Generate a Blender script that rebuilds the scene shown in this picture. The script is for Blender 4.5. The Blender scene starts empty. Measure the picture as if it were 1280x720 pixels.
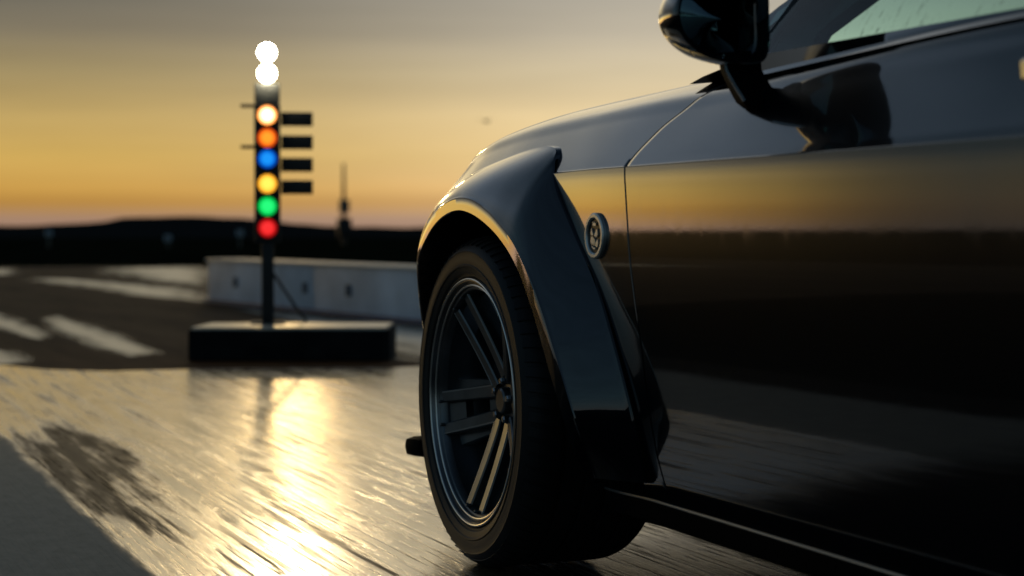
import bpy, bmesh, math, random
from mathutils import Vector, Matrix
R = math.radians
random.seed(7)
sc = bpy.context.scene
COL = sc.collection

# ------------------------------------------------------------------ materials
def mat(name):
    m = bpy.data.materials.new(name); m.use_nodes = True
    nt = m.node_tree; b = nt.nodes['Principled BSDF']
    return m, nt, b
def simple(name, col, rough=.5, metal=0., coat=0., coat_ior=1.5, spec=.5, bump=None, coat_rough=.03, var=None):
    m, nt, b = mat(name)
    b.inputs['Base Color'].default_value = (*col, 1)
    b.inputs['Roughness'].default_value = rough
    b.inputs['Metallic'].default_value = metal
    b.inputs['Specular IOR Level'].default_value = spec
    b.inputs['Coat Weight'].default_value = coat
    b.inputs['Coat IOR'].default_value = coat_ior
    b.inputs['Coat Roughness'].default_value = coat_rough
    N = nt.nodes; L = nt.links
    tc = N.new('ShaderNodeTexCoord')
    if bump:
        n = N.new('ShaderNodeTexNoise'); n.inputs['Scale'].default_value = bump[0]; n.inputs['Detail'].default_value = 6
        L.new(tc.outputs['Object'], n.inputs['Vector'])
        bp = N.new('ShaderNodeBump'); bp.inputs['Strength'].default_value = bump[1]; bp.inputs['Distance'].default_value = bump[2]
        L.new(n.outputs['Fac'], bp.inputs['Height']); L.new(bp.outputs['Normal'], b.inputs['Normal'])
    if var:
        n = N.new('ShaderNodeTexNoise'); n.inputs['Scale'].default_value = var[0]; n.inputs['Detail'].default_value = 8
        L.new(tc.outputs['Object'], n.inputs['Vector'])
        cr = N.new('ShaderNodeValToRGB'); cr.color_ramp.elements[0].position = .35; cr.color_ramp.elements[1].position = .7
        cr.color_ramp.elements[0].color = (*[c * var[1] for c in col], 1); cr.color_ramp.elements[1].color = (*[c * var[2] for c in col], 1)
        L.new(n.outputs['Fac'], cr.inputs['Fac']); L.new(cr.outputs['Color'], b.inputs['Base Color'])
    return m
def emit_lens(name, core, edge, st, r):
    m, nt, b = mat(name); N = nt.nodes; L = nt.links
    tc = N.new('ShaderNodeTexCoord'); sp = N.new('ShaderNodeSeparateXYZ'); L.new(tc.outputs['Object'], sp.inputs[0])
    cb = N.new('ShaderNodeCombineXYZ'); L.new(sp.outputs['X'], cb.inputs['X']); L.new(sp.outputs['Z'], cb.inputs['Z'])
    ln = N.new('ShaderNodeVectorMath'); ln.operation = 'LENGTH'; L.new(cb.outputs[0], ln.inputs[0])
    mr = N.new('ShaderNodeMapRange'); mr.interpolation_type = 'SMOOTHSTEP'; mr.inputs['From Min'].default_value = r * .45; mr.inputs['From Max'].default_value = r * .95
    L.new(ln.outputs['Value'], mr.inputs['Value'])
    mx = N.new('ShaderNodeMix'); mx.data_type = 'RGBA'; L.new(mr.outputs['Result'], mx.inputs['Factor'])
    mx.inputs['A'].default_value = (*core, 1); mx.inputs['B'].default_value = (*edge, 1); L.new(mx.outputs['Result'], b.inputs['Emission Color'])
    b.inputs['Emission Strength'].default_value = st; b.inputs['Base Color'].default_value = (*[c * .4 for c in edge], 1); b.inputs['Roughness'].default_value = .25
    return m
def emit(name, col, st, rim=None):
    m, nt, b = mat(name)
    b.inputs['Base Color'].default_value = (*[c * .5 for c in col], 1)
    b.inputs['Emission Color'].default_value = (*col, 1)
    b.inputs['Emission Strength'].default_value = st
    b.inputs['Roughness'].default_value = .3
    return m

M = {}
# black car paint: dark flake base under a strong clear coat, with fine dust in the coat
def paint():
    m, nt, b = mat('black_paint'); N = nt.nodes; L = nt.links
    b.inputs['Base Color'].default_value = (.004, .0055, .008, 1); b.inputs['Metallic'].default_value = .0
    b.inputs['Roughness'].default_value = .28
    b.inputs['Specular IOR Level'].default_value = .08
    b.inputs['Coat Weight'].default_value = 1; b.inputs['Coat IOR'].default_value = 1.95
    tc = N.new('ShaderNodeTexCoord')
    n = N.new('ShaderNodeTexNoise'); n.inputs['Scale'].default_value = 34; n.inputs['Detail'].default_value = 9; n.inputs['Roughness'].default_value = .7
    mp = N.new('ShaderNodeMapping'); mp.inputs['Scale'].default_value = (1, 1, .35)
    L.new(tc.outputs['Object'], mp.inputs['Vector']); L.new(mp.outputs['Vector'], n.inputs['Vector'])
    mr = N.new('ShaderNodeMapRange'); mr.inputs['From Min'].default_value = .42; mr.inputs['From Max'].default_value = .75
    mr.inputs['To Min'].default_value = .012; mr.inputs['To Max'].default_value = .10
    L.new(n.outputs['Fac'], mr.inputs['Value']); L.new(mr.outputs['Result'], b.inputs['Coat Roughness'])
    n2 = N.new('ShaderNodeTexNoise'); n2.inputs['Scale'].default_value = 240; n2.inputs['Detail'].default_value = 3
    L.new(tc.outputs['Object'], n2.inputs['Vector'])
    bp = N.new('ShaderNodeBump'); bp.inputs['Strength'].default_value = .03; bp.inputs['Distance'].default_value = .0006
    L.new(n2.outputs['Fac'], bp.inputs['Height']); L.new(bp.outputs['Normal'], b.inputs['Coat Normal'])
    return m
M['paint'] = paint()
M['trim'] = simple('black_trim', (.010, .011, .012), .45, spec=.4, bump=(300, .15, .0005))
M['flare_edge'] = M['paint']
M['gloss'] = simple('gloss_black', (.006, .007, .008), .12, coat=1, coat_ior=1.6)
M['rubber'] = simple('tyre_rubber', (.014, .0135, .013), .55, spec=.42, bump=(160, .25, .0008), var=(9, .75, 1.5))
M['rim'] = simple('satin_dark_wheel', (.17, .175, .18), .30, metal=.9, bump=(500, .05, .0004), var=(14, .8, 1.2))
M['rimlip'] = simple('machined_lip', (.95, .92, .87), .30, metal=1)
M['milled'] = simple('milled_edge', (.34, .34, .34), .34, metal=1)
M['barrel'] = simple('wheel_barrel', (.10, .11, .12), .34, metal=.85)
M['disc'] = simple('brake_disc_steel', (.16, .15, .14), .38, metal=1, var=(20, .5, 1.2))
M['caliper'] = simple('caliper_black', (.02, .018, .018), .4)
M['steel'] = simple('bright_steel', (.55, .55, .54), .25, metal=1)
M['badge'] = simple('satin_silver', (.95, .93, .88), .45, metal=.9)
M['badgeblk'] = simple('badge_black', (.008, .008, .008), .35)
M['skirtedge'] = simple('skirt_highlight_strip', (.34, .33, .31), .35, metal=.9)
M['dark'] = simple('dark_plastic', (.005, .005, .005), .85, spec=.04)
M['mirror'] = simple('mirror_glass', (.16, .22, .23), .03, metal=1)
M['interior'] = simple('dark_interior', (.015, .018, .02), .7)
M['seat'] = simple('seat_leather', (.012, .012, .013), .5)
M['lampglass'] = simple('headlamp_lens', (.03, .03, .03), .06, coat=1)
def glass(name, col, dirt=True):
    m, nt, b = mat(name); N = nt.nodes; L = nt.links
    N.remove(b); out = N['Material Output']
    tr = N.new('ShaderNodeBsdfTransparent'); gl = N.new('ShaderNodeBsdfGlossy'); gl.inputs['Roughness'].default_value = .01
    mx = N.new('ShaderNodeMixShader'); ge = N.new('ShaderNodeNewGeometry')
    dt = N.new('ShaderNodeVectorMath'); dt.operation = 'DOT_PRODUCT'; L.new(ge.outputs['Incoming'], dt.inputs[0]); L.new(ge.outputs['Normal'], dt.inputs[1])
    def mm(op, a, b_=0.):
        k = N.new('ShaderNodeMath'); k.operation = op
        for i, q in enumerate((a, b_)):
            if isinstance(q, (int, float)): k.inputs[i].default_value = q
            else: L.new(q, k.inputs[i])
        return k.outputs[0]
    sch = mm('ADD', mm('MULTIPLY', mm('POWER', mm('SUBTRACT', 1., mm('ABSOLUTE', dt.outputs['Value'])), 5.), .95), .05)
    L.new(sch, mx.inputs['Fac']); L.new(tr.outputs[0], mx.inputs[1]); L.new(gl.outputs[0], mx.inputs[2])
    tr.inputs['Color'].default_value = (*col, 1)
    if dirt:
        tc = N.new('ShaderNodeTexCoord'); mp = N.new('ShaderNodeMapping'); mp.inputs['Scale'].default_value = (22, 70, 16)
        L.new(tc.outputs['Object'], mp.inputs['Vector'])
        n = N.new('ShaderNodeTexNoise'); n.inputs['Scale'].default_value = 1; n.inputs['Detail'].default_value = 5; n.inputs['Roughness'].default_value = .75
        L.new(mp.outputs['Vector'], n.inputs['Vector'])
        cr = N.new('ShaderNodeValToRGB'); cr.color_ramp.elements[0].position = .585; cr.color_ramp.elements[1].position = .66
        cr.color_ramp.elements[0].color = (*col, 1); cr.color_ramp.elements[1].color = (*[c * .35 for c in col], 1)
        L.new(n.outputs['Fac'], cr.inputs['Fac']); L.new(cr.outputs['Color'], tr.inputs['Color'])
    L.new(mx.outputs[0], out.inputs['Surface'])
    return m
M['glass'] = glass('green_tinted_glass', (.64, 1, .96))
M['glass2'] = glass('windscreen_glass', (.93, 1, 1), False)
M['treeblack'] = simple('black_sheet_metal', (.012, .012, .012), .5, var=(6, .7, 1.4))
M['treegrey'] = simple('grey_metal', (.13, .13, .11), .5, var=(6, .8, 1.2))
M['plinthside'] = simple('shaded_concrete_side', (.012, .012, .012), .85, spec=.15, var=(5, .6, 1.6))  # shade of the backlit sides put into the colour
M['plinthtop'] = simple('lit_plinth_top', (.72, .64, .52), .30, var=(4, .8, 1.1), bump=(40, .1, .001))  # light lying on the top put into its pale colour
M['hillside'] = simple('dark_hillside', (.022, .024, .024), 1, spec=0)

# ------------------------------------------------------------------ mesh helpers
def link(name, me, m, parent=None, smooth=True, sharp=38):
    me.materials.clear(); me.materials.append(m)
    if smooth:
        me.polygons.foreach_set('use_smooth', [True] * len(me.polygons))
        me.set_sharp_from_angle(angle=R(sharp))
    me.update()
    o = bpy.data.objects.new(name, me); COL.objects.link(o)
    if parent: o.parent = parent
    return o
def mesh(verts, faces):
    me = bpy.data.meshes.new('m'); me.from_pydata([tuple(v) for v in verts], [], faces); me.validate(); me.update(); return me
def grid(rows, closed=False):
    """rows of equal length -> quad sheet"""
    v = [p for r in rows for p in r]; n = len(rows[0]); f = []
    for i in range(len(rows) - 1):
        for j in range(n - 1 + (1 if closed else 0)):
            a = i * n + j; b = i * n + (j + 1) % n
            f.append((a, b, b + n, a + n))
    return v, f
class MB:
    def __init__(s): s.v = []; s.f = []
    def add(s, v, f):
        k = len(s.v); s.v += [tuple(p) for p in v]; s.f += [tuple(i + k for i in q) for q in f]; return s
    def box(s, c, d, rot=None, bev=0.):
        bm = bmesh.new(); bmesh.ops.create_cube(bm, size=1)
        for p in bm.verts: p.co = Vector((p.co.x * d[0], p.co.y * d[1], p.co.z * d[2]))
        if bev: bmesh.ops.bevel(bm, geom=bm.edges[:], offset=bev, segments=2, affect='EDGES', profile=.6)
        Mx = Matrix.Translation(c) @ (rot.to_4x4() if rot else Matrix())
        bm.transform(Mx); bm.verts.index_update()
        s.add([p.co[:] for p in bm.verts], [[q.index for q in f.verts] for f in bm.faces]); bm.free(); return s
    def lathe(s, prof, axis, c, n=96, cap=False):
        """prof of (r, t) turned round axis 'X','Y' or 'Z' through c"""
        rows = []
        for r, t in prof:
            row = []
            for k in range(n):
                a = 2 * math.pi * k / n; u, w = r * math.cos(a), r * math.sin(a)
                p = {'X': (t, u, w), 'Y': (u, t, w), 'Z': (u, w, t)}[axis]
                row.append((c[0] + p[0], c[1] + p[1], c[2] + p[2]))
            rows.append(row)
        v, f = grid(rows, True)
        if cap: f = f + [tuple(range(n)), tuple(range(len(v) - n, len(v)))]
        return s.add(v, f)
    def tube(s, pts, rad, n=12, cap=True):
        rows = []
        P = [Vector(p) for p in pts]
        for i, p in enumerate(P):
            t = (P[min(i + 1, len(P) - 1)] - P[max(i - 1, 0)]).normalized()
            a = t.cross(Vector((0, 0, 1)) if abs(t.z) < .9 else Vector((1, 0, 0))).normalized(); b = t.cross(a)
            r = rad[i] if isinstance(rad, (list, tuple)) else rad
            rows.append([p + a * r * math.cos(2 * math.pi * k / n) + b * r * math.sin(2 * math.pi * k / n) for k in range(n)])
        v, f = grid(rows, True)
        if cap: f += [tuple(range(n)), tuple(range(len(v) - n, len(v)))]
        return s.add(v, f)
    def prism(s, poly, z0, z1):
        n = len(poly)
        v = [(x, y, z0) for x, y in poly] + [(x, y, z1) for x, y in poly]
        f = [tuple(range(n))[::-1], tuple(range(n, 2 * n))] + [(i, (i + 1) % n, n + (i + 1) % n, n + i) for i in range(n)]
        return s.add(v, f)
    def beam(s, pts, w, h, up, bev=.0):
        """box-section beam along pts; w across, h along 'up'"""
        rows = []; P = [Vector(p) for p in pts]
        for i, p in enumerate(P):
            t = (P[min(i + 1, len(P) - 1)] - P[max(i - 1, 0)]).normalized()
            a = t.cross(Vector(up)).normalized(); b = a.cross(t)
            ww = (w[i] if isinstance(w, (list, tuple)) else w) / 2; hh = (h[i] if isinstance(h, (list, tuple)) else h) / 2
            c = min(bev, ww * .9, hh * .9)
            pr = [(-ww + c, -hh), (ww - c, -hh), (ww, -hh + c), (ww, hh - c), (ww - c, hh), (-ww + c, hh), (-ww, hh - c), (-ww, -hh + c)] if c else [(-ww, -hh), (ww, -hh), (ww, hh), (-ww, hh)]
            rows.append([p + a * x + b * y for x, y in pr])
        n = len(rows[0]); v, f = grid(rows, True); f += [tuple(range(n)), tuple(range(len(v) - n, len(v)))]
        return s.add(v, f)
    def build(s, name, m, parent=None, smooth=True, sharp=38, origin=None):
        me = mesh(s.v, s.f)
        bm = bmesh.new(); bm.from_mesh(me); bmesh.ops.recalc_face_normals(bm, faces=bm.faces[:]); bm.to_mesh(me); bm.free()
        o = link(name, me, m, parent, smooth, sharp)
        if origin is not None:
            me.transform(Matrix.Translation([-c for c in origin])); o.location = origin
        return o
def tag(o, label=None, cat=None, group=None, kind=None):
    if label: o['label'] = label
    if cat: o['category'] = cat
    if group: o['group'] = group
    if kind: o['kind'] = kind
    return o
def empty(name, loc=(0, 0, 0), parent=None, rz=0.):
    o = bpy.data.objects.new(name, None); COL.objects.link(o); o.location = loc; o.rotation_euler = (0, 0, rz)
    o.empty_display_size = .2
    if parent: o.parent = parent
    return o
def interp(tab, x):
    """smooth (monotone cubic) interpolation in a table of (x, y) sorted by x"""
    if x <= tab[0][0]: return tab[0][1]
    if x >= tab[-1][0]: return tab[-1][1]
    for i in range(len(tab) - 1):
        if tab[i][0] <= x <= tab[i + 1][0]: break
    def sl(k):
        if k <= 0 or k >= len(tab) - 1: 
            k0 = max(k - 1, 0); k1 = min(k + 1, len(tab) - 1)
            return (tab[k1][1] - tab[k0][1]) / (tab[k1][0] - tab[k0][0])
        d0 = (tab[k][1] - tab[k - 1][1]) / (tab[k][0] - tab[k - 1][0]); d1 = (tab[k + 1][1] - tab[k][1]) / (tab[k + 1][0] - tab[k][0])
        if d0 * d1 <= 0: return 0.
        return 2 * d0 * d1 / (d0 + d1)
    x0, y0 = tab[i]; x1, y1 = tab[i + 1]; h = x1 - x0; t = (x - x0) / h
    return (2*t**3-3*t*t+1)*y0 + (t**3-2*t*t+t)*h*sl(i) + (-2*t**3+3*t*t)*y1 + (t**3-t*t)*h*sl(i+1)
def cr(P, t):
    """Catmull-Rom through list of tuples at parameter t in 0..len-1"""
    n = len(P) - 1; i = min(int(t), n - 1); u = t - i
    p0 = P[max(i - 1, 0)]; p1 = P[i]; p2 = P[i + 1]; p3 = P[min(i + 2, n)]
    return tuple(.5 * (2*b + (c-a)*u + (2*a-5*b+4*c-d)*u*u + (-a+3*b-3*c+d)*u**3) for a, b, c, d in zip(p0, p1, p2, p3))

# ================================================================== THE SETTING
def ground_material(name, dark, light, r0, r1, streak=(16, .55), grain=140, bumpd=.006, fine=.5, metalish=.5, contrast=(.38, .66), rough_contrast=(.35, .7)):
    m, nt, b = mat(name); N = nt.nodes; L = nt.links
    tc = N.new('ShaderNodeTexCoord')
    def noise(sx, sy, scale, det, rough=.6, dist=0.):
        mp = N.new('ShaderNodeMapping'); mp.inputs['Scale'].default_value = (sx, sy, 1)
        L.new(tc.outputs['Object'], mp.inputs['Vector'])
        n = N.new('ShaderNodeTexNoise'); n.inputs['Scale'].default_value = scale; n.inputs['Detail'].default_value = det
        n.inputs['Roughness'].default_value = rough; n.inputs['Distortion'].default_value = dist
        L.new(mp.outputs['Vector'], n.inputs['Vector']); return n
    st = noise(streak[0], streak[1], 1, 9, .62, .25)        # long streaks down the lane
    ln = noise(streak[0] * 4.2, streak[1] * 1.1, 1, 6, .6, .1)     # thin lines
    pt = noise(1.2, .35, 1, 6, .6, .8)                      # broad patches
    gr = noise(1, .5, grain, 4, .7)
    def math_(op, a, bb, clamp=False):
        k = N.new('ShaderNodeMath'); k.operation = op; k.use_clamp = clamp
        for i, q in enumerate((a, bb)):
            if isinstance(q, (int, float)): k.inputs[i].default_value = q
            else: L.new(q, k.inputs[i])
        return k.outputs[0]
    mixv = math_('ADD', math_('MULTIPLY', st.outputs['Fac'], .5), math_('ADD', math_('MULTIPLY', pt.outputs['Fac'], .32), math_('MULTIPLY', ln.outputs['Fac'], .18)))
    cr_ = N.new('ShaderNodeMapRange'); cr_.inputs['From Min'].default_value = contrast[0]; cr_.inputs['From Max'].default_value = contrast[1]
    L.new(mixv, cr_.inputs['Value'])
    mc = N.new('ShaderNodeMix'); mc.data_type = 'RGBA'
    L.new(cr_.outputs['Result'], mc.inputs['Factor']); mc.inputs['A'].default_value = (*dark, 1); mc.inputs['B'].default_value = (*light, 1)
    L.new(mc.outputs['Result'], b.inputs['Base Color'])
    rr = N.new('ShaderNodeMapRange'); rr.inputs['From Min'].default_value = rough_contrast[0]; rr.inputs['From Max'].default_value = rough_contrast[1]
    rr.inputs['To Min'].default_value = r1; rr.inputs['To Max'].default_value = r0
    L.new(mixv, rr.inputs['Value']); L.new(rr.outputs['Result'], b.inputs['Roughness'])
    b.inputs['Specular IOR Level'].default_value = metalish
    # thin dark grooves: dips where the thin-line noise is low
    gv = N.new('ShaderNodeMapRange'); gv.inputs['From Min'].default_value = .36; gv.inputs['From Max'].default_value = .47
    L.new(ln.outputs['Fac'], gv.inputs['Value'])
    h = math_('ADD', math_('MULTIPLY', gv.outputs['Result'], .5), math_('ADD', math_('MULTIPLY', st.outputs['Fac'], .8), math_('MULTIPLY', gr.outputs['Fac'], fine)))
    bp = N.new('ShaderNodeBump'); bp.inputs['Strength'].default_value = .55; bp.inputs['Distance'].default_value = bumpd
    L.new(h, bp.inputs['Height']); L.new(bp.outputs['Normal'], b.inputs['Normal'])
    return m
def track_material():
    m, nt, b = mat('rubbered_wet_track'); N = nt.nodes; L = nt.links
    tc = N.new('ShaderNodeTexCoord')
    def noise(sx, sy, det, rough=.6, dist=0., off=0.):
        mp = N.new('ShaderNodeMapping'); mp.inputs['Scale'].default_value = (sx, sy, 1); mp.inputs['Location'].default_value = (off, off * 1.7, 0)
        L.new(tc.outputs['Object'], mp.inputs['Vector'])
        n = N.new('ShaderNodeTexNoise'); n.inputs['Scale'].default_value = 1; n.inputs['Detail'].default_value = det
        n.inputs['Roughness'].default_value = rough; n.inputs['Distortion'].default_value = dist
        L.new(mp.outputs['Vector'], n.inputs['Vector']); return n.outputs['Fac']
    def K(op, a, b_=0., c=None):
        k = N.new('ShaderNodeMath'); k.operation = op
        for i, q in enumerate((a, b_, c)):
            if q is None: continue
            if isinstance(q, (int, float)): k.inputs[i].default_value = q
            else: L.new(q, k.inputs[i])
        return k.outputs[0]
    def ss(v, a, b_):
        r = N.new('ShaderNodeMapRange'); r.interpolation_type = 'SMOOTHSTEP'; r.inputs['From Min'].default_value = a; r.inputs['From Max'].default_value = b_
        if a > b_:
            r.inputs['From Min'].default_value = b_; r.inputs['From Max'].default_value = a; r.inputs['To Min'].default_value = 1; r.inputs['To Max'].default_value = 0
        L.new(v, r.inputs['Value']); return r.outputs['Result']
    def mixc(f, A, B):
        c = N.new('ShaderNodeMix'); c.data_type = 'RGBA'; L.new(f, c.inputs['Factor'])
        for nm, q in (('A', A), ('B', B)):
            if isinstance(q, tuple): c.inputs[nm].default_value = (*q, 1)
            else: L.new(q, c.inputs[nm])
        return c.outputs['Result']
    def mixf(f, A, B):
        c = N.new('ShaderNodeMix'); c.data_type = 'FLOAT'; L.new(f, c.inputs[0])
        for k_, q in ((2, A), (3, B)):
            if isinstance(q, (int, float)): c.inputs[k_].default_value = q
            else: L.new(q, c.inputs[k_])
        return c.outputs[0]
    sx = N.new('ShaderNodeSeparateXYZ'); L.new(tc.outputs['Object'], sx.inputs[0]); X, Y = sx.outputs['X'], sx.outputs['Y']
    broad = noise(3.0, .55, 5, .55, .6); st = noise(17, .7, 8, .62, .35, 3.); ln = noise(85, 1.3, 6, .62, .25, 9.); fine = noise(210, 70, 4, .7, 0, 4.); blot = noise(9, 3.2, 6, .6, .5, 7.)
    groove = K('MULTIPLY', ss(ln, .475, .385), ss(blot, .36, .52))               # thin dark scores, in clusters
    wide = K('MULTIPLY', ss(st, .46, .36), ss(broad, .40, .60))                # wider dark rubber streaks
    # concrete shoulder along the left edge and a dark rubber blotch on the line between
    nz = noise(14, 2.0, 6, .65, .3, 2.)
    edge = K('ADD', X, K('MULTIPLY', K('SUBTRACT', nz, .5), .10))
    sh = ss(edge, -.655, -.705)
    dx = K('DIVIDE', K('SUBTRACT', X, K('ADD', -.66, K('MULTIPLY', Y, .06))), .20); dy = K('DIVIDE', K('SUBTRACT', Y, 2.1), 1.3)
    dd = K('ADD', K('ADD', K('MULTIPLY', dx, dx), K('MULTIPLY', dy, dy)), K('ADD', K('MULTIPLY', K('SUBTRACT', nz, .5), 2.6), K('MULTIPLY', K('SUBTRACT', st, .5), 3.0)))
    patch = K('MULTIPLY', ss(dd, 1.5, .1), K('SUBTRACT', 1., sh))
    base = mixc(ss(st, .36, .66), (.075, .050, .022), (.27, .19, .085))
    base = mixc(K('MULTIPLY', ss(broad, .5, .34), .6), base, (.05, .036, .022))
    base = mixc(K('MULTIPLY', wide, .75), base, (.018, .013, .009)); base = mixc(K('MULTIPLY', groove, .85), base, (.010, .008, .006))
    base = mixc(K('MULTIPLY', patch, .7), base, (.020, .016, .012))
    shc = mixc(noise(30, 12, 8, .7, .2, 5.), (.30, .28, .23), (.62, .57, .47)); shc = mixc(ss(edge, -1.03, -1.10), shc, (.018, .016, .013)); base = mixc(sh, base, shc)  # outer shoulder, out of view, darkened so the door mirrors dark
    door_dark = ss(K('ADD', Y, K('MULTIPLY', K('SUBTRACT', nz, .5), .5)), -.3, -.75); base = mixc(door_dark, base, (.020, .017, .014))  # unseen lane beside the car, darkened to keep the door's reflection dark
    L.new(base, b.inputs['Base Color'])
    ro = mixf(ss(st, .35, .68), .22, .09)
    ro = K('ADD', ro, K('MULTIPLY', wide, .22)); ro = K('ADD', ro, K('MULTIPLY', groove, .30)); ro = K('ADD', ro, K('MULTIPLY', ss(blot, .45, .3), .08))
    ro = mixf(patch, ro, .8); ro = mixf(sh, ro, .9); ro = mixf(door_dark, ro, .85); L.new(ro, b.inputs['Roughness'])
    spec = mixf(sh, mixf(patch, .9, .12), .03); spec = K('SUBTRACT', spec, K('MULTIPLY', groove, .25)); spec = mixf(door_dark, spec, .05); L.new(K('MAXIMUM', spec, .05), b.inputs['Specular IOR Level'])
    h = K('ADD', K('MULTIPLY', st, .9), K('ADD', K('MULTIPLY', fine, .34), K('ADD', K('MULTIPLY', ln, .75), K('MULTIPLY', groove, -.6))))
    bp = N.new('ShaderNodeBump'); bp.inputs['Strength'].default_value = .5; bp.inputs['Distance'].default_value = .0021
    L.new(h, bp.inputs['Height']); L.new(bp.outputs['Normal'], b.inputs['Normal']); L.new(bp.outputs['Normal'], b.inputs['Coat Normal'])
    # water film lying on the rubbered lane, thinner over the scores and the blotch
    film = K('MULTIPLY', K('SUBTRACT', 1., sh), K('SUBTRACT', 1., K('MULTIPLY', patch, .75)))
    film = K('MULTIPLY', film, K('SUBTRACT', 1., K('MAXIMUM', K('MULTIPLY', groove, .9), K('MULTIPLY', wide, .85)))); film = K('MULTIPLY', film, K('SUBTRACT', 1., K('MULTIPLY', ss(broad, .50, .36), .45)))
    film = K('MULTIPLY', film, ss(K('ADD', Y, K('MULTIPLY', K('SUBTRACT', nz, .5), .5)), -.75, -.15))
    L.new(K('MULTIPLY', film, .88), b.inputs['Coat Weight']); b.inputs['Coat IOR'].default_value = 1.9
    L.new(K('ADD', K('MULTIPLY', ro, .6), .05), b.inputs['Coat Roughness'])
    return m
M['track'] = track_material()
M['apron'] = ground_material('brown_asphalt', (.045, .018, .004), (.10, .045, .012), .75, .9, streak=(3, .4), metalish=.12)
M['pale'] = ground_material('pale_concrete', (.55, .50, .40), (.80, .74, .60), .26, .42, streak=(5, .5), metalish=.9)
M['field'] = simple('dark_grass_field', (.012, .014, .008), 1, spec=0, var=(.15, .6, 1.5))

def sheet(name, poly, z, m, sub=False):
    b = MB(); b.add([(x, y, z) for x, y in poly], [tuple(range(len(poly)))])
    o = b.build(name, m, smooth=False); 
    if o.data.polygons[0].normal.z < 0: o.data.flip_normals()
    return tag(o, kind='structure')
sheet('ground', [(-900, -900), (900, -900), (900, 900), (-900, 900)], -.012, M['field'])
sheet('apron', [(-11, 5.0), (9.5, 4.0), (9.5, 36.5), (3.3, 37.5), (-9, 45)], -.008, M['apron'])
def wavy(pts, amp, step, seed):
    rnd = random.Random(seed); out = []
    n = len(pts)
    for i in range(n):
        a = Vector(pts[i]); b_ = Vector(pts[(i + 1) % n]); L_ = (b_ - a).length; k = max(1, min(60, int(L_ / step)))
        nrm = Vector((-(b_ - a).y, (b_ - a).x)).normalized()
        for j in range(k):
            p = a.lerp(b_, j / k) + (nrm * rnd.uniform(-amp, amp) if j else Vector((0, 0)))
            out.append((p.x, p.y))
    return out
sheet('track', [(-1.25, -12), (9.0, -12), (9.0, 4.2), (3.2, 5.6), (2.02, 5.93), (1.73, 5.91), (.9, 6.16), (.17, 6.2), (-.09, 6.42), (-.29, 6.9), (-.5, 7.2), (-1.25, 7.3)], -.004, M['track'])
PAL = {'A': [(.644, 12.63), (.845, 13.2), (.859, 10.93), (.834, 9.17), (.728, 7.38), (.489, 7.17), (.425, 8.44), (.457, 10.2)],
 'B': [(.353, 18.), (.414, 14.3), (.44, 13.2), (.425, 11.37), (.36, 9.56), (.216, 9.2), (.077, 10.97), (-.074, 12.75)],
 'C': [(-.396, 8.76), (-.189, 8.32), (-.062, 7.93), (-.107, 6.95), (-.22, 6.9), (-.585, 7.1)],
 'D': [(2.336, 27.2), (2.744, 26.5), (3.25, 23.25), (3.52, 19.6), (2.67, 15.3), (2.371, 17.8), (2.33, 21.9), (2.089, 25.16)],
 'E': [(4.43, 34.2), (5.63, 35.5), (6.9, 35.0), (3.85, 20.9), (3.80, 24.5), (3.95, 29.)],
 'G': [(2.117, 35.97), (2.935, 34.75), (2.36, 29.65), (1.474, 28.7)],
 'H': [(-7.5, 12), (-6.2, 12), (-4.6, 22), (-3.2, 36), (-4.2, 36), (-5.8, 22)],
 'F': [(2.60, 14.3), (2.60, 9.4), (2.00, 7.3), (2.104, 6.17), (3.4, 5.9), (3.6, 8.8), (3.1, 12.0)]}
def pale_strip_material():
    m, nt, b = mat('worn_pale_concrete'); N = nt.nodes; L = nt.links; out = N['Material Output']
    b.inputs['Base Color'].default_value = (.72, .66, .53, 1); b.inputs['Roughness'].default_value = .32; b.inputs['Specular IOR Level'].default_value = .8
    at = N.new('ShaderNodeAttribute'); at.attribute_name = 'edge'
    tc = N.new('ShaderNodeTexCoord'); mp = N.new('ShaderNodeMapping'); mp.inputs['Scale'].default_value = (7, .8, 1); L.new(tc.outputs['Object'], mp.inputs['Vector'])
    n = N.new('ShaderNodeTexNoise'); n.inputs['Scale'].default_value = 1; n.inputs['Detail'].default_value = 7; n.inputs['Roughness'].default_value = .65; L.new(mp.outputs['Vector'], n.inputs['Vector'])
    a = N.new('ShaderNodeMath'); a.operation = 'MULTIPLY_ADD'; a.inputs[1].default_value = 1.6; L.new(n.outputs['Fac'], a.inputs[0]); L.new(at.outputs['Fac'], a.inputs[2])
    mr = N.new('ShaderNodeMapRange'); mr.interpolation_type = 'SMOOTHSTEP'; mr.inputs['From Min'].default_value = .85; mr.inputs['From Max'].default_value = 1.8; mr.inputs['To Min'].default_value = 1; mr.inputs['To Max'].default_value = 0
    L.new(a.outputs[0], mr.inputs['Value']); tr = N.new('ShaderNodeBsdfTransparent'); mx = N.new('ShaderNodeMixShader')
    L.new(mr.outputs['Result'], mx.inputs['Fac']); L.new(tr.outputs[0], mx.inputs[1]); L.new(b.outputs[0], mx.inputs[2]); L.new(mx.outputs[0], out.inputs['Surface'])
    return m
M['strip'] = pale_strip_material()
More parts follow.
